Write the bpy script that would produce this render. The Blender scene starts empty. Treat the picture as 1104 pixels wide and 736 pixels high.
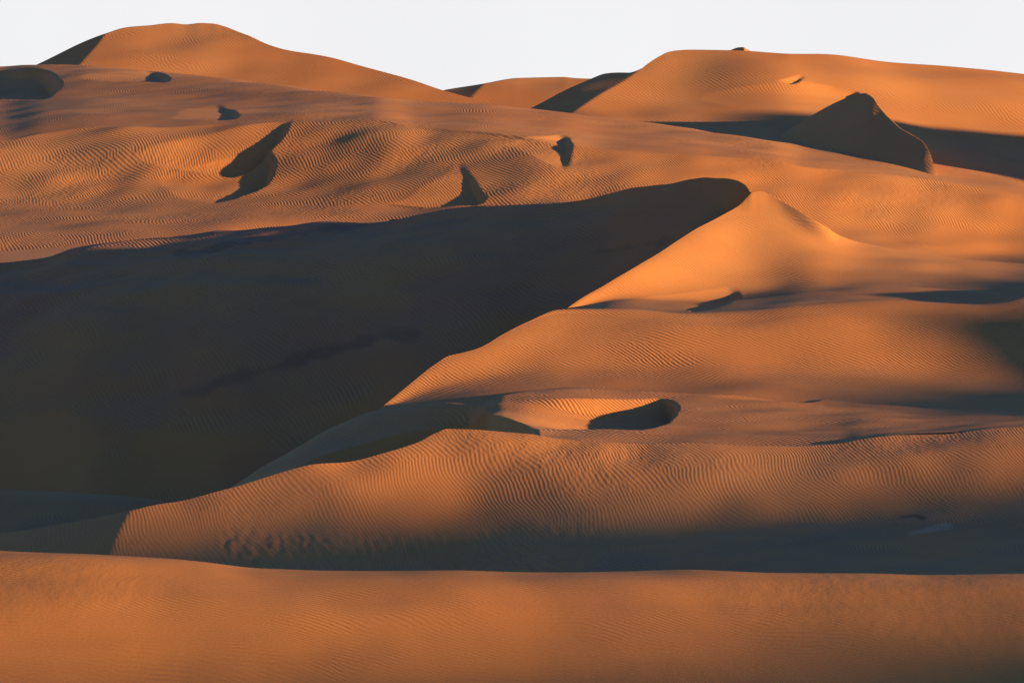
import math
import numpy as np
try:
    import bpy
except ImportError:          # lets the terrain part be checked with plain numpy
    bpy = None

# ------------------------------------------------------------------ survey
# Distances are metres, the camera stands at the origin and looks along +Y.
# pu, pv are bearings read off a 1104 x 736 survey sheet.
F, CU, VH = 4400.0, 552.0, 78.0
SUN_AZ, SUN_EL = math.radians(66.0), math.radians(6.5)      # to the right of and behind the view
SH = (math.sin(SUN_AZ), -math.cos(SUN_AZ))
TS = math.tan(SUN_EL)

def beta(v): return (v - VH) / F

def pchip(xk, yk, axis0=True):
    """slopes of a monotone cubic through knots (K,N)"""
    h = np.diff(xk, axis=0); d = np.diff(yk, axis=0) / h
    K = xk.shape[0]
    m = np.zeros_like(yk)
    if K == 2:
        m[0] = d[0]; m[1] = d[0]; return m
    w1 = 2*h[1:] + h[:-1]; w2 = h[1:] + 2*h[:-1]
    same = d[:-1]*d[1:] > 0
    dd0 = np.where(same, d[:-1], 1.0); dd1 = np.where(same, d[1:], 1.0)
    m[1:-1] = np.where(same, (w1+w2)/(w1/dd0 + w2/dd1), 0.0)
    m[0] = d[0]; m[-1] = d[-1]
    return m

def herm(x0, x1, y0, y1, m0, m1, t):
    h = x1 - x0
    t2 = t*t; t3 = t2*t
    return (2*t3-3*t2+1)*y0 + (t3-2*t2+t)*h*m0 + (-2*t3+3*t2)*y1 + (t3-t2)*h*m1

def cv(pts, u):
    """smooth curve through (u, value) points"""
    if np.isscalar(pts): return np.full_like(u, float(pts))
    p = np.array(pts, float)
    xk, yk = p[:, :1], p[:, 1:]
    if len(p) < 3: return np.interp(u, p[:, 0], p[:, 1])
    m = pchip(xk, yk)
    i = np.clip(np.searchsorted(p[:, 0], u) - 1, 0, len(p)-2)
    t = (u - p[i, 0]) / (p[i+1, 0] - p[i, 0])
    t = np.clip(t, 0, 1)
    return herm(p[i, 0], p[i+1, 0], p[i, 1], p[i+1, 1], m[i, 0], m[i+1, 0], t)

def sstep(a, b, x):
    t = np.clip((x - a) / (b - a), 0, 1)
    return t*t*(3-2*t)

def waves(x, y, seed, lam, n=26, spread=2.2):
    """smooth random undulation of unit size"""
    r = np.random.default_rng(seed)
    z = np.zeros_like(x)
    for _ in range(n):
        l = lam * math.exp(r.uniform(-math.log(spread), math.log(spread)))
        a = r.uniform(0, 2*math.pi); k = 2*math.pi/l
        z += np.sin(k*(x*math.cos(a) + y*math.sin(a)) + r.uniform(0, 6.283)) * (l/lam)
    return z / math.sqrt(n/2)

def gsm(y, sig):
    """smooth along the bearing so flanks carry no creases of their own"""
    n = int(sig*3)+1
    k = np.exp(-.5*(np.arange(-n, n+1)/sig)**2); k /= k.sum()
    yp = np.concatenate([2*y[0]-y[n:0:-1], y, 2*y[-1]-y[-2:-n-2:-1]])
    return np.convolve(yp, k, 'valid')

def plane(u, v, zy, zx, uref, Yref):
    """distance of the crest v(u) if the face below it is a plane rising zy away from us and zx to the right"""
    b = beta(cv(v, u)); a = (u-CU)/F
    bi, ai = np.interp(uref, u, b), (uref-CU)/F
    return (bi + zy + 0*u - zx*0)*Yref/(b + zy + zx*(a-ai)*1.0) if zx == 0 else (zy*Yref + bi*Yref + zx*ai*Yref)/(b + zy + zx*a)

class Layer:
    """one dune: a sheet lofted through knots, near to far, for every bearing"""
    def __init__(self, name, u0=-420, u1=1560, du=2.6):
        self.name = name
        self.u = np.arange(u0, u1+du, du)
    def spec(self, knots, anchor, Y, back, sig=4.0, skirt=None, blend=None):
        """knots (v, slope on to the next knot, rows, sharp), near to far; the anchor knot has its distance
        given, the others follow from the slopes; back = hidden lee side [(dY, slope, rows)]"""
        u = self.u; K = len(knots)
        B_ = [None if isinstance(k[0], tuple) else beta(cv(k[0], u)) for k in knots]
        S = [cv(k[1], u) for k in knots]
        Yk = [None]*K
        sg = sig/(u[1]-u[0])
        Yk[anchor] = gsm(cv(Y, u) if not isinstance(Y, np.ndarray) else Y, sg)
        for k in range(anchor+1, K):
            Yk[k] = np.maximum(gsm(Yk[k-1]*(S[k-1]+B_[k-1])/np.maximum(S[k-1]+B_[k], .01), sg), Yk[k-1]+.05)
        for k in range(anchor-1, -1, -1):
            if B_[k] is None:          # shoulder: step back from the next knot by a set distance
                d = gsm(cv(knots[k][0][1], u), sg); sl = gsm(S[k], sg)
                Yk[k] = Yk[k+1] - d
                B_[k] = (B_[k+1]*Yk[k+1] + sl*d)/Yk[k]
                continue
            Yk[k] = np.minimum(gsm(Yk[k+1]*(S[k]+B_[k+1])/np.maximum(S[k]+B_[k], .01), sg), Yk[k+1]-.05)
        if blend:                      # broader smoothing on one side, away from the sharp crest
            w = sstep(blend[0], blend[1], u)
            Yk = [y if k == anchor else y*(1-w) + gsm(y, blend[2]/(u[1]-u[0]))*w for k, y in enumerate(Yk)]
        Zk = [-b*y for b, y in zip(B_, Yk)]
        if skirt:
            dy, dz = skirt
            Yk[0] = Yk[1]-dy if np.isscalar(dy) else np.minimum(dy, Yk[1]-1); Zk[0] = Zk[1]-dz if np.isscalar(dz) else dz
        self.n = [k[2] for k in knots[:-1]]; self.crease = [False]*(K-1)
        for k in range(K): 
            if len(knots[k]) > 3 and knots[k][3]: self.crease[k-1] = True
        for dY, sl, n in back:
            dY = gsm(cv(dY, u), sg)
            Yk.append(Yk[-1]+dY); Zk.append(Zk[-1]+gsm(cv(sl, u), sg)*dY); self.n.append(n); self.crease.append(False)
        self.Y, self.Z = Yk, Zk
        return self.build()
    def build(self):
        Yk, Zk = np.array(self.Y), np.array(self.Z)
        K = len(Yk)
        cuts = [0] + [k+1 for k in range(K-1) if self.crease[k] and k+1 < K-1] + [K-1]
        rows_Y, rows_Z = [], []
        for a, b in zip(cuts[:-1], cuts[1:]):
            m = pchip(Yk[a:b+1], Zk[a:b+1])
            for k in range(a, b):
                nn = self.n[k]
                for t in np.linspace(0, 1, nn+1)[: None if k == K-2 else -1]:
                    rows_Y.append(Yk[k] + t*(Yk[k+1]-Yk[k]))
                    rows_Z.append(herm(Yk[k], Yk[k+1], Zk[k], Zk[k+1], m[k-a], m[k+1-a], t))
        self.gY, self.gZ = np.array(rows_Y), np.array(rows_Z)
        self.gU = np.broadcast_to(self.u, self.gY.shape).copy()
        return self
    # picture-sheet bearings of the grid
    def uv(self):
        return self.gU, VH - F*self.gZ/self.gY
    def xyz(self):
        return (self.gU-CU)/F*self.gY, self.gY, self.gZ
    def soften(self, kc, sig, rows=14):
        """even out the face below crest knot kc sideways; the crest line itself stays"""
        r0 = sum(self.n[:kc])
        w = np.clip((r0 - np.arange(self.gY.shape[0]))/rows, 0, 1)
        w = w*w*(3-2*w)
        sg = sig/(self.u[1]-self.u[0])
        for g in (self.gY, self.gZ):
            for r in range(r0):
                if w[r] > 0: g[r] = g[r]*(1-w[r]) + gsm(g[r], sg)*w[r]
        return self
    def recede(self, dY):
        """slide points along their bearing: outline stays, the slope turns"""
        k = (self.gY + dY)/self.gY
        self.gY = self.gY*k; self.gZ = self.gZ*k
        return self
    def lift(self, dz):
        self.gZ = self.gZ + dz; return self
    def at(self, u, v):
        """world point nearest to a bearing (first surface met)"""
        j = int(np.argmin(abs(self.u-u)))
        vv = VH - F*self.gZ[:, j]/self.gY[:, j]
        i = next((i for i in range(len(vv)) if vv[i] <= v), None)
        if i is None: return None
        return ((self.gU[i, j]-CU)/F*self.gY[i, j], self.gY[i, j], self.gZ[i, j])

def scarp(L, pts, drop=0.26, ramp=6.5, tail=3.0, umin=-9e3):
    """wind-cut slip face: sharp lip on the sunward right, the floor rising gently again far to the left.
    pts are (v, u of the lip, width of the hollow)"""
    U, V = L.uv()
    p = np.array(pts, float)
    ul, w = np.interp(V, p[:, 0], p[:, 1]), np.interp(V, p[:, 0], p[:, 2])
    inside = (V > p[0, 0]) & (V < p[-1, 0]) & (w > .3)
    d = ul - U
    f = np.clip(d/ramp, 0, 1)*np.clip(1-d/(tail*np.maximum(w, .3)), 0, 1)*sstep(umin, umin+120, U)
    L.lift(-np.where(inside & (d > 0), drop*w*L.gY/F*f, 0))

def und(L, seed, lam, amp, front=False):
    x, y, z = L.xyz()
    a = amp*waves(x, y, seed, lam)
    if front:                       # only on the scooped front, not on the wide top
        zy = np.gradient(L.gZ, axis=0)/np.maximum(np.gradient(L.gY, axis=0), 1e-6)
        a = a*sstep(.1, .25, zy)
    L.lift(a)

LAYERS = {}
def reg(L, mat, label):
    LAYERS[L.name] = (L, mat, label); return L

# ------------------------------------------------------------------ dunes
# nearest dune
def add(pts, d):
    """the same curve moved down the sheet by d (a number or (u, d) points)"""
    if np.isscalar(d): return [(u, v+d) for u, v in pts]
    p = np.array(d, float)
    us = sorted(set([u for u, _ in pts]) | set(p[:, 0]))
    ua = np.array(us, float)
    return [(float(a), float(b)) for a, b in zip(ua, cv(pts, ua) + np.interp(ua, p[:, 0], p[:, 1]))]

A = Layer('A', -900, 2000, 3.4)
crestA = [(-170, 596), (0, 601), (80, 604.5), (136, 607.5), (214, 613), (280, 620), (340, 622), (400, 622.5), (500, 623),
          (600, 625), (680, 626), (760, 624.5), (850, 625), (930, 625), (1000, 627), (1060, 628.5), (1104, 629), (1270, 634)]
A.spec([(980, [(-170, .25), (1270, .2)], 10), (800, [(-170, .27), (400, .25), (800, .22), (1270, .20)], 50), (690, .2, 50), (('d', 3.6), .11, 40), (crestA, 0)],
       4, plane(A.u, crestA, .2, -.01, 552, 136), [(4, -.06, 12), (30, -.34, 16), (40, -.02, 6)])

# rippled dune behind it, with the shaded valley at its foot
B = Layer('B')
crestB = [(-170, 585), (0, 573), (48, 568.5), (102, 558.5), (143, 551), (170, 543.5), (205, 535), (251, 524), (306, 510),
          (370, 498), (419, 487), (450, 477), (470, 467), (482, 463), (496, 464), (540, 467), (572, 469.5), (606, 474), (660, 477), (734, 479), (800, 481),
          (860, 480), (904, 477), (931, 472.5), (960, 468.5), (1000, 465.5), (1050, 463), (1104, 460), (1270, 450)]
footB = [(-170, 650), (0, 648), (120, 645), (230, 640), (400, 632), (520, 612), (600, 592), (700, 582), (800, 573), (950, 557), (1104, 545), (1270, 530)]
B.spec([(740, .03, 6), (add(footB, [(-170, 20), (500, 28), (1270, 80)]), [(-170, .05), (1270, .05)], 40),
        (footB, .30, 70),
        (('d', [(-170, .3), (480, .4), (620, 3.0), (1270, 4.5)]), [(-170, .28), (480, .28), (620, .22), (1270, .20)], 30), (crestB, 0, 10, True)],
       4, plane(B.u, crestB, .30, .0, 480, 240),
       [([(-170, 3), (480, 3), (600, 1.0), (1270, 1.2)], [(-170, -.4), (500, -.45), (600, -.08), (1270, -.04)], 10), (14, -.2, 10), (30, -.05, 4)])
kB = 4

# low shaded hump left, behind the rippled dune's nose
C = Layer('C', -420, 420)
C.spec([([(-170, 585), (0, 582), (60, 578), (160, 570), (420, 660)], .12, 30),
        ([(-170, 526), (0, 530), (60, 532.5), (126, 536.5), (160, 541), (200, 552), (260, 580), (420, 640)], 0)], 1, 285, [(6, -.1, 10), (30, -.25, 10)])

# wind-scooped platform between the rippled dune and the middle dune
D = Layer('D')
Yc, Zc = B.Y[kB], B.Z[kB]
uD = D.u
topD = [(-170, 800), (120, 640), (200, 570), (262, 520.5), (300, 496), (340, 471.5), (370, 457), (400, 445), (430, 441), (480, 437.5), (521, 434),
        (545, 426), (572, 420.5), (606, 418), (674, 421), (738, 424.5), (836, 428), (900, 433), (1019, 443), (1104, 446), (1270, 448)]
lipD = [(-170, 830), (120, 670), (200, 590), (262, 531), (300, 512), (340, 494), (400, 474), (480, 460), (516, 456), (523, 440), (531, 447), (548, 452), (562, 455), (575, 457.5),
        (606, 459), (660, 461), (734, 464), (800, 466), (860, 466.5), (904, 465), (931, 463), (960, 460), (1000, 458), (1050, 456.5), (1104, 454), (1270, 445)]
bl, bt = beta(cv(lipD, uD)), beta(cv(topD, uD))
ZP = -21.35                                          # level of the terrace
slip = uD > 519
Ylip = np.where(uD < 519, cv([(-170, 244), (262, 250), (340, 258), (400, 262), (480, 263), (519, 262)], uD), Yc + 1.0)

Ytop = gsm(cv([(-170, 250), (262, 257), (300, 262), (400, 271.5), (460, 270), (521, 266), (545, 269.5), (572, 273), (606, 275), (740, 277), (900, 277), (1104, 272), (1270, 272)], uD), 3)
sP = (-bt*Ytop - (Zc-.08))/(Ytop - Yc - .9)
Ylip = np.where(slip, (sP*(Yc+.9) - (Zc-.08))/(sP+bl), Ylip)
Ybase = np.where(uD < 576.5, np.maximum(Ylip - 1.6, Yc+.3), Yc+.3)
drop = np.where(uD < 576.5, 1.3, 0)
Ytop = gsm(cv([(-170, 250), (262, 257), (300, 262), (400, 271.5), (460, 270), (521, 266), (545, 269.5), (572, 273), (606, 275), (740, 277), (900, 277), (1104, 272), (1270, 272)], uD), 3)
Ytop = np.maximum(Ytop, Ylip+1)
zt = -bt*Ytop
D.Y = [Ybase, Ylip, Ytop, Ytop+2, Ytop+22]
D.Z = [np.where(uD < 576.5, -bl*Ylip-drop, Zc-.1), -bl*Ylip, zt, zt-cv([(-170, 1), (390, .8), (450, .25), (1270, .06)], uD), zt-2]
m_ = (uD > 565) & (uD < 580)
for q in (D.Y, D.Z):
    q[0] = np.where(m_, np.interp(uD, [565, 580], [np.interp(565, uD, q[0]), np.interp(580, uD, q[0])]), q[0])
for q in (D.Y, D.Z):                                 # the slip face turns the corner of the lobe
    for k_ in (0, 1):
        m_ = (uD > 506) & (uD < 524)
        q[k_] = np.where(m_, np.interp(uD, [506, 524], [np.interp(506, uD, q[k_]), np.interp(524, uD, q[k_])]), q[k_])
D.n = [20, 90, 8, 4]; D.crease = [True, False, False, False]
D.build()

# middle dune with the smooth brow
E = Layer('E')
crestE = [(-170, 900), (250, 640), (330, 520), (370, 472), (390, 453), (402, 444), (440, 414), (470, 391.5), (484, 383.5), (500, 380), (514, 376.5), (540, 362), (570, 348),
          (602, 333.5), (620, 332.5), (674, 333), (734, 336), (780, 334), (819, 332), (860, 328.5), (904, 327), (1000, 328), (1053, 329), (1080, 326), (1104, 319.5), (1270, 285)]
footE = [(-170, 930), (250, 670), (390, 470), (402, 447), (440, 430), (484, 417), (530, 408), (600, 400), (740, 402), (860, 406), (1000, 413), (1270, 418)]
E.spec([(add(footE, 30), .08, 20), (footE, .27, 60),
        (('d', [(-170, .1), (540, .15), (620, 1.2), (800, 4.2), (1270, 4.5)]), [(-170, .27), (560, .26), (800, .16), (1270, .15)], 24), (crestE, 0)],
       3, np.maximum(plane(E.u, crestE, .27, -.03, 740, 304), 262),
       [([(-170, 2), (590, 2), (640, 2.5), (1270, 2.5)], [(-170, -.5), (570, -.5), (620, -.06), (1270, -.05)], 10),
        (15, [(-170, -.5), (560, -.5), (640, -.10), (1270, -.08)], 8), (20, -.1, 4)], sig=4)
kE = 3

# main dune: lit flank right of the knife edge
G = Layer('G', 380, 1560)
YE = np.interp(G.u, E.u, E.Y[kE]); ZE = np.interp(G.u, E.u, E.Z[kE])
crestG = [(380, 560), (500, 400), (560, 366), (600, 340), (640, 315), (670, 297.5), (700, 279), (740, 255), (780, 231), (798, 220), (806, 212), (811, 207.5), (818, 206),
          (830, 209.5), (846, 217.5), (869, 230), (890, 243), (905, 253), (930, 262), (960, 268), (1016, 276), (1104, 284), (1270, 300)]
G.spec([(340, .02, 10),
        ([(380, 590), (500, 430), (600, 344), (640, 325), (690, 322), (750, 322), (800, 318), (860, 312), (940, 309), (1020, 310), (1104, 316), (1270, 318)],
         [(380, .3), (820, .30), (880, .18), (960, .09), (1270, .06)], 70),
        (('d', [(380, .2), (785, .3), (812, 2.2), (845, 6), (890, 6.5), (1000, 5), (1270, 5)]), [(380, .30), (800, .30), (845, .37), (890, .33), (950, .16), (1030, .07), (1270, .05)], 40), (crestG, 0, 1, True)],
       3, np.maximum(plane(G.u, crestG, .30, -.12, 808, 368)*(1-sstep(830, 930, G.u)) + 362*sstep(830, 930, G.u), 300),
       [(1.0, [(380, -.5), (805, -.5), (830, -.25), (900, -.1), (1270, -.05)], 4), (12, [(380, -.5), (805, -.5), (830, -.3), (910, -.1), (1270, -.05)], 8)], sig=5, skirt=(YE+np.interp(G.u, [700, 800], [10, 2.4]), ZE-np.interp(G.u, [700, 800], [1.05, .3])))
kG = 3

# main dune: hollow shaded slip face and its far rim
H = Layer('H', -420, 845)
Yap = float(np.interp(808, G.u, G.Y[kG]))
rim = [(-170, 305), (0, 285), (50, 277), (80, 268), (110, 264), (170, 259), (190, 255.5), (250, 247), (330, 243), (400, 238), (450, 231), (480, 226), (510, 223.5), (560, 222),
       (620, 218.5), (650, 212), (680, 204), (715, 196.5), (745, 193), (775, 193), (792, 196), (802, 201.5), (808, 207.5), (812, 216), (820, 235), (845, 300)]
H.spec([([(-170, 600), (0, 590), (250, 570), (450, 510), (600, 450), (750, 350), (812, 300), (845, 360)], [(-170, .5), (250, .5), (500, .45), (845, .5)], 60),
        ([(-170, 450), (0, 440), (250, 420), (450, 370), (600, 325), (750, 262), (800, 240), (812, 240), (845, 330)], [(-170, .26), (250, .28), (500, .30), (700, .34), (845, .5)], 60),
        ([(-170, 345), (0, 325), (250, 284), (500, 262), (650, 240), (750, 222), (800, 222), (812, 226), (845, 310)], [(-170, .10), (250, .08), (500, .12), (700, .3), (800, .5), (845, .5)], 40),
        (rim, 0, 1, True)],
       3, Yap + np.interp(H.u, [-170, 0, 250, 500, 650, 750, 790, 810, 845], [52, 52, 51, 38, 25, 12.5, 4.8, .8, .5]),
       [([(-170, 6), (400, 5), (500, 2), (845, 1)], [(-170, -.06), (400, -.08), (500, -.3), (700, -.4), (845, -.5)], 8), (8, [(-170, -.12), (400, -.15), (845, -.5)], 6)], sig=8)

# long back dune with scooped front and wide rippled top
I = Layer('I')
footI = [(-170, 280), (0, 262), (170, 255), (300, 240), (480, 226), (600, 224), (800, 226), (860, 240), (905, 253), (950, 262), (1016, 270.5), (1060, 274.5), (1104, 277), (1270, 288)]
lowI = [(-170, 225), (0, 216), (230, 214), (330, 208), (480, 206), (600, 208), (760, 208), (830, 220), (905, 242), (1016, 258), (1104, 262), (1270, 275)]
browI = [(-170, 158), (0, 150), (51, 142), (98, 138), (180, 136), (280, 132), (330, 130), (400, 130), (450, 137), (520, 141), (600, 152), (650, 160), (700, 164), (760, 168), (830, 173),
         (866, 180), (900, 183), (960, 187), (1040, 200), (1104, 209), (1270, 228)]
skyI = [(-170, 76), (0, 72), (30, 69.5), (88, 70), (130, 74), (200, 80), (300, 92), (368, 100.5), (450, 107.5), (538, 114), (619, 122), (738, 138), (836, 153),
        (938, 166.5), (1040, 183), (1104, 193), (1270, 220)]
ub = [p_[0] for p_ in browI]
midI = [(u_, float(np.interp(u_, [p_[0] for p_ in skyI], [p_[1] for p_ in skyI])*.5 + v_*.5)) for u_, v_ in browI]
I.spec([(add(footI, 40), .03, 10), (footI, [(-170, .09), (230, .10), (400, .2), (600, .25), (1270, .24)], 30),
        (lowI, .30, 70), (('d', 2.6), .22, 20), (browI, [(-170, .06), (1270, .06)], 50),
        (midI, [(-170, .07), (300, .06), (600, .055), (1270, .06)], 50), (skyI, 0)],
       4, plane(I.u, browI, .30, -.0, 700, 456) + np.interp(I.u, [-170, 0, 300, 600, 750, 1270], [27, 25, 17, 4, 3, 20]), [(8, [(-170, -.02), (1270, -.05)], 8), (40, -.1, 6)], skirt=(4, .6))
Ysky = I.Y[6]
print('I foot', I.Y[1][::60]) if bpy is None else None

# far peak on the left
J = Layer('J', -420, 640)
crestJ = [(-170, 150), (0, 84), (30, 70.5), (60, 57), (88, 45.5), (115, 36), (136, 30.5), (160, 28), (187, 24.2), (200, 25), (217, 23.2), (230, 23.6), (241, 26), (265, 37), (289, 48.5),
          (306, 54), (340, 60), (370, 66.5), (420, 80.5), (473, 97), (538, 113), (600, 130), (640, 142)]
J.spec([(add(skyI, 14), .30, 90), (crestJ, 0, 1, True)],
       1, plane(J.u, crestJ, .30, .02, 217, 665), [(2, -.3, 6), (40, -.35, 8)])

# low far dune in the gap
K_ = Layer('K', 360, 800)
K_.spec([(124, .26, 50), ([(360, 140), (440, 111), (478, 97.5), (500, 93), (524, 89), (545, 85), (558, 83.6), (606, 83), (622, 84.5), (645, 85.5), (680, 92), (800, 130)], 0, 1, True)],
        1, plane(K_.u, add([(360, 140), (440, 111), (478, 97.5), (500, 93), (524, 89), (545, 85), (558, 83.6), (606, 83), (622, 84.5), (645, 85.5), (680, 92), (800, 130)], 0), .26, 0, 558, 720), [(3, -.25, 5), (40, -.3, 6)])

# broad far dune on the right
M = Layer('M', 420, 1560)
crestM = [(420, 190), (540, 131), (560, 122), (573, 116.5), (600, 104), (620, 94), (640, 84.5), (652, 80.5), (665, 79.3), (683, 78.8), (690, 76), (700, 69), (712, 61.5), (721, 57.3), (732, 55.6), (745, 55),
          (782, 56), (850, 58), (904, 60.5), (1006, 68), (1060, 73.5), (1104, 80), (1270, 104)]
M.spec([(add(skyI, 12), .12, 12), ([(420, 200), (573, 121), (620, 122.5), (700, 128), (780, 128), (860, 126), (950, 128), (1040, 146), (1104, 150), (1270, 165)], .30, 60),
        (('d', [(420, .5), (690, .6), (800, 8), (1270, 14)]), [(420, .30), (690, .29), (800, .22), (1270, .18)], 24), (crestM, 0, 1, True)],
       3, plane(M.u, crestM, .30, .0, 850, 545) + np.interp(M.u, [420, 850, 1000, 1270], [0, 0, 10, 26]), [(4, -.15, 6), (50, -.3, 8)])

# dark slip face standing in front of the broad far dune
N = Layer('N', 790, 1014, du=1.6)
crestN = [(790, 185), (812, 163), (826, 154), (850, 139.5), (870, 128), (890, 117.5), (905, 110), (920, 103), (928, 100.4), (934, 99.6), (940, 103), (947, 113), (958, 126),
          (975, 140.5), (988, 148), (995, 154), (1003, 168), (1014, 205)]
N.spec([(add(skyI, 16), .32, 60), (crestN, 0, 1, True)], 1,
      plane(N.u, crestN, .32, .42, 935, 500), [(8, -.25, 8), (20, -.2, 4)], sig=.4)

# little summit peeping over the broad far dune
P = Layer('P', 740, 860, du=1.2)
P.spec([(72, .4, 20), ([(740, 75), (776, 60), (784, 56), (790, 53.2), (796, 51.3), (801, 51), (805, 53), (811, 56.2), (818, 62), (860, 78)], 0, 1, True)], 1, 790, [(10, -.3, 5)])

# ------------------------------------------------------------------ turned flanks, hollows, slip faces
def left_of(L, pts, k, soft=2.0):
    """everything left of a line (v,u) recedes, so that flank turns from the sun"""
    U, V = L.uv()
    p = np.array(pts, float)
    ul = np.interp(V, p[:, 0], p[:, 1])
    d = ul - U
    d = np.where(d > soft, d - soft/2, np.where(d > 0, d*d/(2*soft), 0))
    L.recede(k*d*L.gY/F)

A.soften(4, 16); H.soften(3, 34, 40); B.soften(4, 8); E.soften(3, 10); G.soften(3, 32, 30); I.soften(4, 12); J.soften(1, 12, 30); M.soften(3, 12, 24)
left_of(J, [(20, 128), (36, 115), (70, 88), (90, 72)], 1.3)
left_of(K_, [(80, 532), (89, 524), (104, 510), (118, 498)], 1.0)
left_of(M, [(70, 694), (76, 690), (122, 620), (140, 594)], 1.3)
left_of(P, [(45, 803), (60, 803)], 1.6, 1.0)

left_of(B, [(535, 152), (551, 143), (575, 131), (605, 119), (640, 100)], .9, 4.0)
scarp(I, [(75, 40, 0), (77, 52, 60), (82, 60, 90), (90, 66, 100), (98, 62, 90), (105, 54, 50), (108, 44, 0)], .17, 8)
scarp(I, [(76.5, 160, 0), (78, 172, 20), (80, 178, 28), (84, 183, 33), (87, 183, 26), (89, 178, 0)], .17)
scarp(I, [(113, 236, 0), (116, 243, 10), (120, 254, 20), (124, 258, 22), (128, 254, 24), (130, 240, 0)], .17)
scarp(I, [(128, 316, 0), (133, 313, 9), (142, 309, 24), (152, 302, 37), (160, 293, 44), (170, 284, 46), (176, 275, 40), (181, 266, 29), (186, 252, 4)], .23)
scarp(I, [(159, 291, 0), (168, 296, 14), (178, 296.5, 30), (190, 294, 41), (200, 287, 38), (207, 275, 31), (213, 255, 20), (219, 232, 2)], .22)
scarp(I, [(145, 606, 0), (148, 613, 16), (155, 617, 24), (165, 615.5, 15), (175, 613.5, 9), (186, 611, 0)], .3)
scarp(I, [(172, 496, 0), (190, 508, 9), (205, 518, 22), (214, 523, 28), (219, 520, 34), (222, 510, 20)], .25)
scarp(I, [(140, 470, 0), (143, 520, 20), (146, 550, 30), (149, 570, 30), (152, 580, 0)], .05, 14)
scarp(D, [(428, 712, 0), (431, 723, 40), (434, 728, 82), (437, 730, 100), (442, 731, 103), (449, 727, 98), (455, 719, 80), (460, 706, 45), (463, 690, 0)], .215, 5.0, 4.5, 530)
scarp(D, [(424, 880, 0), (426, 889, 30), (428.5, 892, 44), (431, 884, 36), (433, 868, 0)], .15)
scarp(M, [(86, 868, 0), (92, 900, 30), (98, 925, 54), (106, 928, 58), (116, 915, 42), (124, 895, 10)], .13)
scarp(M, [(79, 868, 0), (83, 866, 9), (87, 861, 17), (91, 852, 0)], .3, 5, 1.4)
scarp(G, [(308, 788, 0), (312, 797, 14), (319, 798, 32), (326, 786, 38), (334, 758, 14)], .13, 9)

und(I, 31, 11, .09, True); und(A, 52, 3.5, .005); und(E, 32, 16, .05); und(B, 33, 7, .05); und(H, 34, 9, .1); und(M, 35, 30, .12); und(J, 36, 30, .12)
# slumped, clotted sand low on the shaded front of the rippled dune
U_, V_ = B.uv(); x_, y_, z_ = B.xyz()
m_ = sstep(228, 250, U_)*(1-sstep(600, 680, U_))*sstep(566, 600, V_ + .0003*(U_-430)**2)
c_ = waves(x_*1.0+.25*y_, y_*.30, 41, .42, 40, 1.7)
B.lift(.035*m_*np.clip(c_, -1.2, 1.6))
for L, sd, lam, amp in ((A, 1, 9, .035), (B, 2, 10, .06), (C, 3, 9, .06), (D, 4, 9, .05), (E, 5, 12, .05), (G, 6, 10, .05),
                        (H, 7, 14, .06), (I, 8, 14, .06), (J, 9, 20, .1), (K_, 10, 20, .1), (M, 11, 22, .12), (N, 12, 9, .08)):
    und(L, sd, lam, amp)

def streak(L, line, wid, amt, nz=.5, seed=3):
    """soft-edged patch of darker or paler colour laid along a line of (u, v) points"""
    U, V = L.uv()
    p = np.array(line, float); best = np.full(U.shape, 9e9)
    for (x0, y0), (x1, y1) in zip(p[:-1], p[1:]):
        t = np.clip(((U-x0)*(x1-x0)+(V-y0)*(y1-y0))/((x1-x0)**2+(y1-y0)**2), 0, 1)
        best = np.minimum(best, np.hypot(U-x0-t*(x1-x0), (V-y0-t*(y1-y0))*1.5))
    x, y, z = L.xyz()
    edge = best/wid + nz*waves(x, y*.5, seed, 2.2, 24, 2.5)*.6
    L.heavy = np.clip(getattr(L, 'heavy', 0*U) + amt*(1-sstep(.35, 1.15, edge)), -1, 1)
streak(H, [(440, 358), (395, 367), (360, 377), (322, 388), (285, 399), (245, 409), (205, 424)], 13, .36, .25)  # shade of the slump ledge, painted into the sand colour
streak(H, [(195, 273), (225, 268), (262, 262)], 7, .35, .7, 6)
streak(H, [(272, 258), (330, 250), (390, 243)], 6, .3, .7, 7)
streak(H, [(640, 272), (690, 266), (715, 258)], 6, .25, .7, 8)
streak(B, [(972, 557), (985, 555.5), (994, 558)], 4, .7, .2, 9)  # shade of a small pit, painted on as a dark spot
streak(B, [(982, 575), (1000, 571), (1022, 568)], 5, -.25, .5, 10)

ALL = [(A, 'near'), (B, 'ripple'), (C, 'ripple'), (D, 'ripple'), (E, 'ripple'), (G, 'ripple'), (H, 'shade'), (I, 'back'), (J, 'far'), (K_, 'far'), (M, 'far'), (N, 'far'), (P, 'far')]

# neighbouring high dune to the right of and behind the view; its long evening shadow lies over the valleys
QB = 230.0
PK = [(-150, 13.5), (60, 15), (109, 14.5), (113, 14.1), (118, 13.7), (123, 13.3), (127, 13.1), (131, 13.0), (165, 14), (190, 15.2), (203, 14.4), (207, 13.6), (211, 12.8), (215, 12.4), (219, 12.5), (225, 12.1), (235, 11.8),
      (250, 13), (266, 14.8), (276, 14.8), (280, 15), (284, 17.2), (291, 19.3), (305, 19), (325, 20), (337, 21), (350, 21), (410, 21), (445, 25), (470, 36), (484, 42), (492, 40), (502, 36.5), (512, 34), (570, 32), (640, 27), (700, 12)]
QP = [(-150, 230), (135, 230), (175, 400), (228, 400), (255, 150), (300, 130), (325, 60), (400, 60), (520, -60), (600, -70), (700, -70)]

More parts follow.
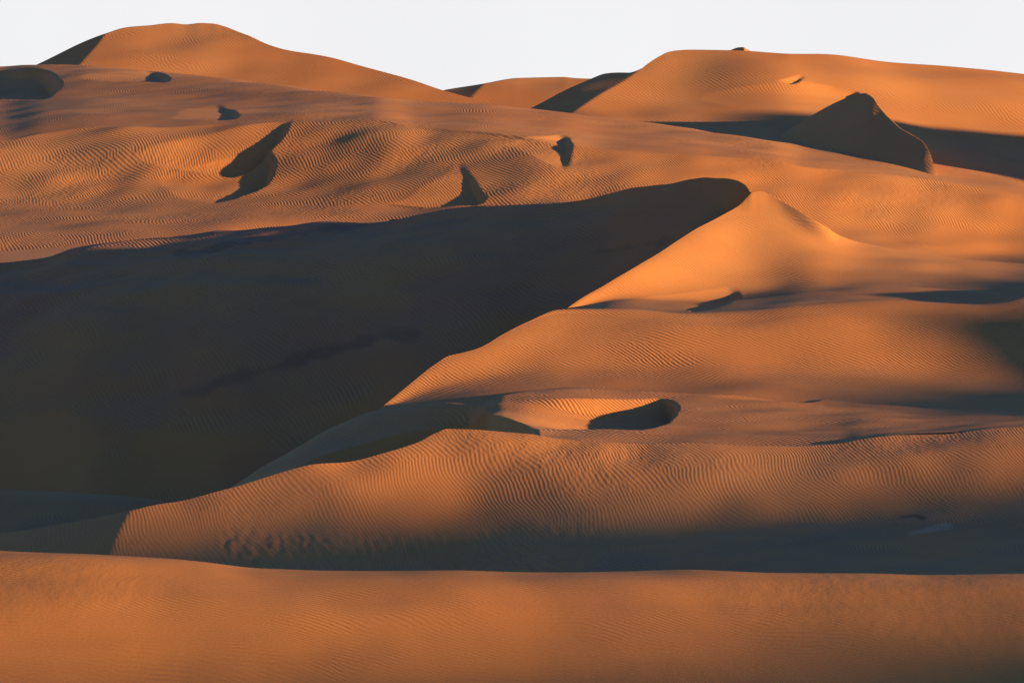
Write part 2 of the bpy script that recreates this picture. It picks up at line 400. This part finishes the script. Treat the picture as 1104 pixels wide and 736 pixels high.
LABELS = {
 'A': 'smooth orange sand dune filling the foreground, its low crest running the full width of the photo',
 'B': 'strongly rippled orange dune behind the foreground dune, with a shaded purple foot and a sharp left nose',
 'C': 'low dull brown hump in full shade at the left, behind the nose of the rippled dune',
 'D': 'flat wind-scooped sand terrace with an oval dark hollow, between the rippled dune and the middle dune',
 'E': 'middle dune with a broad rippled orange face and a smooth level brow above the scooped terrace',
 'G': 'sunlit flank of the tallest central dune, right of its long knife-edge crest',
 'H': 'huge dark slip face of the central dune, a hollow in deep shade on the left',
 'I': 'long back dune across the whole photo with a scooped rippled front and crescent-shaped shadows',
 'J': 'tall orange peak on the skyline at the left, with one small dark flank',
 'K': 'small low dune on the skyline in the gap between the left peak and the right dune',
 'M': 'broad orange dune on the skyline at the right, with a dark left flank',
 'N': 'dark grey triangular slip face standing in front of the broad right skyline dune',
 'P': 'tiny dark summit peeping over the crest of the broad right skyline dune',
}

# ------------------------------------------------------------------ Blender side
def mesh_from_grid(name, X, Y, Z, heavy=None):
    R, C_ = X.shape
    co = np.stack([X, Y, Z], -1).reshape(-1, 3).astype(np.float32)
    idx = np.arange(R*C_, dtype=np.int32).reshape(R, C_)
    q = np.stack([idx[:-1, :-1], idx[:-1, 1:], idx[1:, 1:], idx[1:, :-1]], -1).reshape(-1, 4)
    me = bpy.data.meshes.new(name)
    me.vertices.add(len(co)); me.vertices.foreach_set('co', co.ravel())
    me.loops.add(q.size); me.loops.foreach_set('vertex_index', q.ravel())
    me.polygons.add(len(q)); me.polygons.foreach_set('loop_start', np.arange(0, q.size, 4, dtype=np.int32))
    me.polygons.foreach_set('loop_total', np.full(len(q), 4, np.int32))
    me.update(calc_edges=True)
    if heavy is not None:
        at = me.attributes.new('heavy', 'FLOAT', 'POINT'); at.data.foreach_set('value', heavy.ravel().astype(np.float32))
    me.polygons.foreach_set('use_smooth', np.ones(len(q), bool))
    me.update()
    return me

def link(name, me, mat, label=None, kind='structure'):
    o = bpy.data.objects.new(name, me)
    bpy.context.scene.collection.objects.link(o)
    me.materials.append(mat)
    o['kind'] = kind
    if label: o['label'] = label; o['category'] = 'dune'
    return o

class NT:
    def __init__(self, tree): self.t = tree
    def n(self, kind, **kw):
        nd = self.t.nodes.new(kind)
        for k, v in kw.items():
            if k.startswith('i_'): nd.inputs[k[2:].replace('_', ' ')].default_value = v
            else: setattr(nd, k, v)
        return nd
    def l(self, a, b): self.t.links.new(a, b)
    def val(self, x, sock):
        if isinstance(x, (int, float)): sock.default_value = x
        elif isinstance(x, tuple): sock.default_value = x
        else: self.l(x, sock)
    def math(self, op, a, b=0.0, c=None, clamp=False):
        nd = self.n('ShaderNodeMath', operation=op, use_clamp=clamp)
        self.val(a, nd.inputs[0]); self.val(b, nd.inputs[1])
        if c is not None: self.val(c, nd.inputs[2])
        return nd.outputs[0]
    def vmath(self, op, a, b):
        nd = self.n('ShaderNodeVectorMath', operation=op)
        self.val(a, nd.inputs[0]); self.val(b, nd.inputs[1] if op != 'SCALE' else nd.inputs['Scale'])
        return nd.outputs[0]
    def ramp(self, x, lo, hi, a=0.0, b=1.0):
        nd = self.n('ShaderNodeMapRange', interpolation_type='SMOOTHSTEP')
        self.val(x, nd.inputs[0])
        for i, v in enumerate((lo, hi, a, b)): nd.inputs[i+1].default_value = v
        return nd.outputs[0]
    def noise(self, vec, scale, detail=2.0, rough=.5, out=0):
        nd = self.n('ShaderNodeTexNoise', noise_dimensions='3D')
        self.l(vec, nd.inputs['Vector']); nd.inputs['Scale'].default_value = scale
        nd.inputs['Detail'].default_value = detail; nd.inputs['Roughness'].default_value = rough
        return nd.outputs[out]
    def mix(self, f, a, b):
        nd = self.n('ShaderNodeMix', data_type='RGBA')
        self.val(f, nd.inputs[0]); self.val(a, nd.inputs[6]); self.val(b, nd.inputs[7])
        return nd.outputs[2]

SAND = (.46, .186, .072, 1)
SAND_RED = (.43, .155, .054, 1)
GRIT = (.19, .115, .09, 1)

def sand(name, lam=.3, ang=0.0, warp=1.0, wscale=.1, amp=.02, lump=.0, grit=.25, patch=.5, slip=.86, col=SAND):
    """wind-blown sand: ripples run across the wind, die out on slip faces and in smooth patches"""
    m = bpy.data.materials.new(name); m.use_nodes = True
    t = NT(m.node_tree); t.t.nodes.clear()
    out = t.n('ShaderNodeOutputMaterial'); bs = t.n('ShaderNodeBsdfPrincipled')
    t.l(bs.outputs[0], out.inputs[0])
    geo = t.n('ShaderNodeNewGeometry'); pos = geo.outputs['Position']
    # bend the ripple field
    nz = t.n('ShaderNodeTexNoise'); t.l(pos, nz.inputs['Vector']); nz.inputs['Scale'].default_value = wscale
    nz.inputs['Detail'].default_value = 1.5
    off = t.vmath('SCALE', t.vmath('SUBTRACT', nz.outputs['Color'], (.5, .5, .5)), 2.0*warp)
    p = t.vmath('ADD', pos, off)
    mp = t.n('ShaderNodeMapping'); t.l(p, mp.inputs['Vector']); mp.inputs['Rotation'].default_value = (0, 0, ang)
    mp.inputs['Scale'].default_value = (1, 1, .3)
    w = t.n('ShaderNodeTexWave', wave_type='BANDS', bands_direction='X', wave_profile='SIN')
    t.l(mp.outputs[0], w.inputs['Vector'])
    w.inputs['Scale'].default_value = .31416/lam; w.inputs['Distortion'].default_value = 2.4
    w.inputs['Detail'].default_value = 2.0; w.inputs['Detail Scale'].default_value = .55/lam*.3; w.inputs['Detail Roughness'].default_value = .55
    # a second, longer set running a little askew takes over in places
    mq = t.n('ShaderNodeMapping'); t.l(p, mq.inputs['Vector']); mq.inputs['Rotation'].default_value = (0, 0, ang-.28)
    mq.inputs['Scale'].default_value = (1, 1, .3)
    w2 = t.n('ShaderNodeTexWave', wave_type='BANDS', bands_direction='X', wave_profile='SIN')
    t.l(mq.outputs[0], w2.inputs['Vector'])
    w2.inputs['Scale'].default_value = .31416/(lam*1.42); w2.inputs['Distortion'].default_value = 3.2
    w2.inputs['Detail'].default_value = 2.0; w2.inputs['Detail Scale'].default_value = .5/lam*.3
    sel = t.ramp(t.noise(pos, .17, 3.0, .6), .44, .60)
    wf = t.math('ADD', t.math('MULTIPLY', w.outputs['Fac'], t.math('SUBTRACT', 1.0, sel)), t.math('MULTIPLY', t.math('MULTIPLY', w2.outputs['Fac'], 1.25), sel))
    # strength of the ripples
    sep = t.n('ShaderNodeSeparateXYZ'); t.l(geo.outputs['True Normal'], sep.inputs[0])
    steep = t.ramp(sep.outputs[2], slip-.04, slip+.04)
    pat = t.ramp(t.noise(pos, .11, 3.0), .36, .56, 1.0-patch, 1.0)
    a = t.math('MULTIPLY', steep, pat)
    rip = t.math('MULTIPLY', wf, a)
    h = t.math('MULTIPLY', rip, amp)
    if lump > 0:
        mp2 = t.n('ShaderNodeMapping'); t.l(p, mp2.inputs['Vector']); mp2.inputs['Rotation'].default_value = (0, 0, ang-.5)
        mp2.inputs['Scale'].default_value = (1, .4, .4)
        lm = t.ramp(t.noise(pos, .09, 2.0), .45, .62)
        ln = t.math('MULTIPLY', t.math('MULTIPLY', t.noise(mp2.outputs[0], 1.6, 3.0, .6), lump), lm)
        h = t.math('ADD', h, ln)
    fine = t.noise(pos, 9.0, 3.0, .7)
    h = t.math('ADD', h, t.math('MULTIPLY', fine, .006))
    bp = t.n('ShaderNodeBump'); bp.inputs['Strength'].default_value = 1.0; bp.inputs['Distance'].default_value = 1.0
    t.l(h, bp.inputs['Height']); t.l(bp.outputs[0], bs.inputs['Normal'])
    # colour: red and pale drifts, dark coarse grit gathering on level rippled ground, strengthened to paint in ripple shading
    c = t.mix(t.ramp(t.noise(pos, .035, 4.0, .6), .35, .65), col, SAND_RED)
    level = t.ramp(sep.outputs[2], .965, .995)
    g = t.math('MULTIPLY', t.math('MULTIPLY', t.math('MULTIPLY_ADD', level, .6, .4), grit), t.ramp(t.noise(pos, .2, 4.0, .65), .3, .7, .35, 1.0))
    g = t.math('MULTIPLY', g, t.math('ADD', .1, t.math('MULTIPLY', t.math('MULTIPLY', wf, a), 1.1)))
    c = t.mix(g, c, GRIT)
    at = t.n('ShaderNodeAttribute', attribute_name='heavy')      # painted shade of ledge and pit, rough dark patches, pale crust
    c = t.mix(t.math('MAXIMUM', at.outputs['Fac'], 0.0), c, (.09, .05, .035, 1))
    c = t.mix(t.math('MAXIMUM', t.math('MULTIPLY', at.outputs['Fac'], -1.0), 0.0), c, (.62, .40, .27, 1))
    hv = t.n('ShaderNodeHueSaturation'); t.l(c, hv.inputs['Color'])
    t.l(t.math('ADD', .86, t.math('MULTIPLY', fine, .28)), hv.inputs['Value'])
    t.l(hv.outputs[0], bs.inputs['Base Color'])
    bs.inputs['Roughness'].default_value = .95
    bs.inputs['Specular IOR Level'].default_value = .12
    return m

def build():
    sc = bpy.context.scene
    mats = {
        'A': sand('foreground_sand', lam=.20, ang=-1.0, warp=1.2, wscale=.15, amp=.009, lump=.02, grit=.3, patch=.7, col=(.47, .172, .050, 1)),
        'B': sand('rippled_sand', lam=.22, ang=-.2, warp=1.9, wscale=.1, amp=.011, lump=.05, grit=.65, patch=.45),
        'D': sand('terrace_sand', lam=.32, ang=-.45, warp=1.6, wscale=.12, amp=.042, grit=.45, patch=.25),
        'E': sand('brow_sand', lam=.29, ang=-.6, warp=2.0, wscale=.07, amp=.034, grit=.45, patch=.35),
        'G': sand('flank_sand', lam=.34, ang=-.8, warp=2.2, wscale=.08, amp=.030, grit=.5, patch=.5),
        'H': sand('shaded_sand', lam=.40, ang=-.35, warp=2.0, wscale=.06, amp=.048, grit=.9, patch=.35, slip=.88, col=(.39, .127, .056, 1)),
        'I': sand('back_sand', lam=.34, ang=-.3, warp=2.2, wscale=.07, amp=.022, lump=.05, grit=.5, patch=.35),
        'J': sand('far_sand', lam=.5, ang=-.4, warp=3.0, wscale=.05, amp=.016, grit=.4, patch=.6),
    }
    mats['C'] = mats['B']
    for k in 'KMNP': mats[k] = mats['J']
    for L, _ in ALL:
        X, Y, Z = L.xyz()
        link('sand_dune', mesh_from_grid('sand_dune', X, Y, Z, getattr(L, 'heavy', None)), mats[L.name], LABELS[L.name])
    # neighbouring high dune outside the picture, to the right
    p = np.arange(-150, 680.1, 2.5)
    H0 = cv(PK, p); Q0 = cv(QP, p); crest = H0 - TS*(230.0 - Q0) + .25*np.sin(p*.31) + .18*np.sin(p*.83+1)
    offs = np.array([-140, -110, -85, -65, -48, -34, -22, -13, -6, -2, 0, 2, 6, 14, 26, 42, 62, 90, 125, 170, 220, 270.0])
    prof = np.where(offs < 0, offs*.56, -offs*.24)
    Qg = Q0[None, :] + offs[:, None]
    Zg = crest[None, :] + prof[:, None]
    Zg = np.where(Zg < -34, -34 - .02*(abs(offs)[:, None]), Zg)
    Pg = np.broadcast_to(p, Qg.shape)
    X = Qg*SH[0] - Pg*SH[1]; Y = Qg*SH[1] + Pg*SH[0]
    link('sand_dune', mesh_from_grid('sand_dune', X, Y, Zg), mats['J'], 'high sand dune outside the right edge of the photo, casting the long soft shadows')
    # desert floor out to the horizon
    xs = np.concatenate([-np.geomspace(5200, 60, 24), np.linspace(-45, 45, 7), np.geomspace(60, 5200, 24)])
    ys = np.concatenate([-np.geomspace(800, 40, 10), np.linspace(-20, 400, 22), np.geomspace(440, 5600, 26)])
    X, Y = np.meshgrid(xs, ys)
    link('ground', mesh_from_grid('ground', X, Y, np.full_like(X, -38.0)), mats['J'])

    # light
    w = bpy.data.worlds.new('World'); sc.world = w; w.use_nodes = True
    t = NT(w.node_tree); t.t.nodes.clear()
    out = t.n('ShaderNodeOutputWorld'); bg = t.n('ShaderNodeBackground')
    sky = t.n('ShaderNodeTexSky', sky_type='NISHITA'); sky.sun_disc = False
    sky.sun_elevation = SUN_EL
    sky.sun_rotation = math.pi - SUN_AZ       # measured from +Y clockwise
    sky.altitude = 100; sky.air_density = 1.0; sky.dust_density = .1; sky.ozone_density = 4.5
    t.l(sky.outputs[0], bg.inputs[0]); bg.inputs[1].default_value = SKY_K
    # pale dusty band lying along the horizon
    tc = t.n('ShaderNodeTexCoord'); sp = t.n('ShaderNodeSeparateXYZ'); t.l(tc.outputs['Generated'], sp.inputs[0])
    up = t.ramp(sp.outputs[2], .02, .07, 1.0, 0.0)
    cl = t.noise(tc.outputs['Generated'], 9.0, 3.0)
    hz = t.n('ShaderNodeBackground'); hz.inputs[0].default_value = (.985, .985, 1.0, 1)
    t.l(t.math('ADD', HAZE_K*.92, t.math('MULTIPLY', cl, HAZE_K*.14)), hz.inputs[1])
    ad = t.n('ShaderNodeMixShader'); t.l(up, ad.inputs[0]); t.l(bg.outputs[0], ad.inputs[1]); t.l(hz.outputs[0], ad.inputs[2])
    t.l(ad.outputs[0], out.inputs[0])
    sd = bpy.data.lights.new('sun', 'SUN'); sd.energy = SUN_K; sd.angle = math.radians(.8); sd.color = SUN_C
    so = bpy.data.objects.new('sun', sd); sc.collection.objects.link(so)
    from mathutils import Vector
    d = Vector((SH[0]*math.cos(SUN_EL), SH[1]*math.cos(SUN_EL), math.sin(SUN_EL)))
    so.rotation_euler = d.to_track_quat('Z', 'Y').to_euler(); so.location = (60, -40, 60)

    cd = bpy.data.cameras.new('camera'); cam = bpy.data.objects.new('camera', cd); sc.collection.objects.link(cam)
    cam.location = (0, 0, 0); cam.rotation_euler = (math.pi/2, 0, 0)
    cd.sensor_width = 36; cd.lens = 36*F/1104; cd.shift_y = -(368-VH)/1104
    cd.clip_start = .5; cd.clip_end = 20000
    sc.camera = cam
    vs = sc.view_settings
    vs.view_transform = 'Standard'; vs.look = 'None'; vs.gamma = 1; vs.use_curve_mapping = False; vs.exposure = EXPO

SKY_K, SUN_K, SUN_C, EXPO = .095, 5.0, (1.0, .65, .19), 1.52
HAZE_K = .318
if bpy: build()
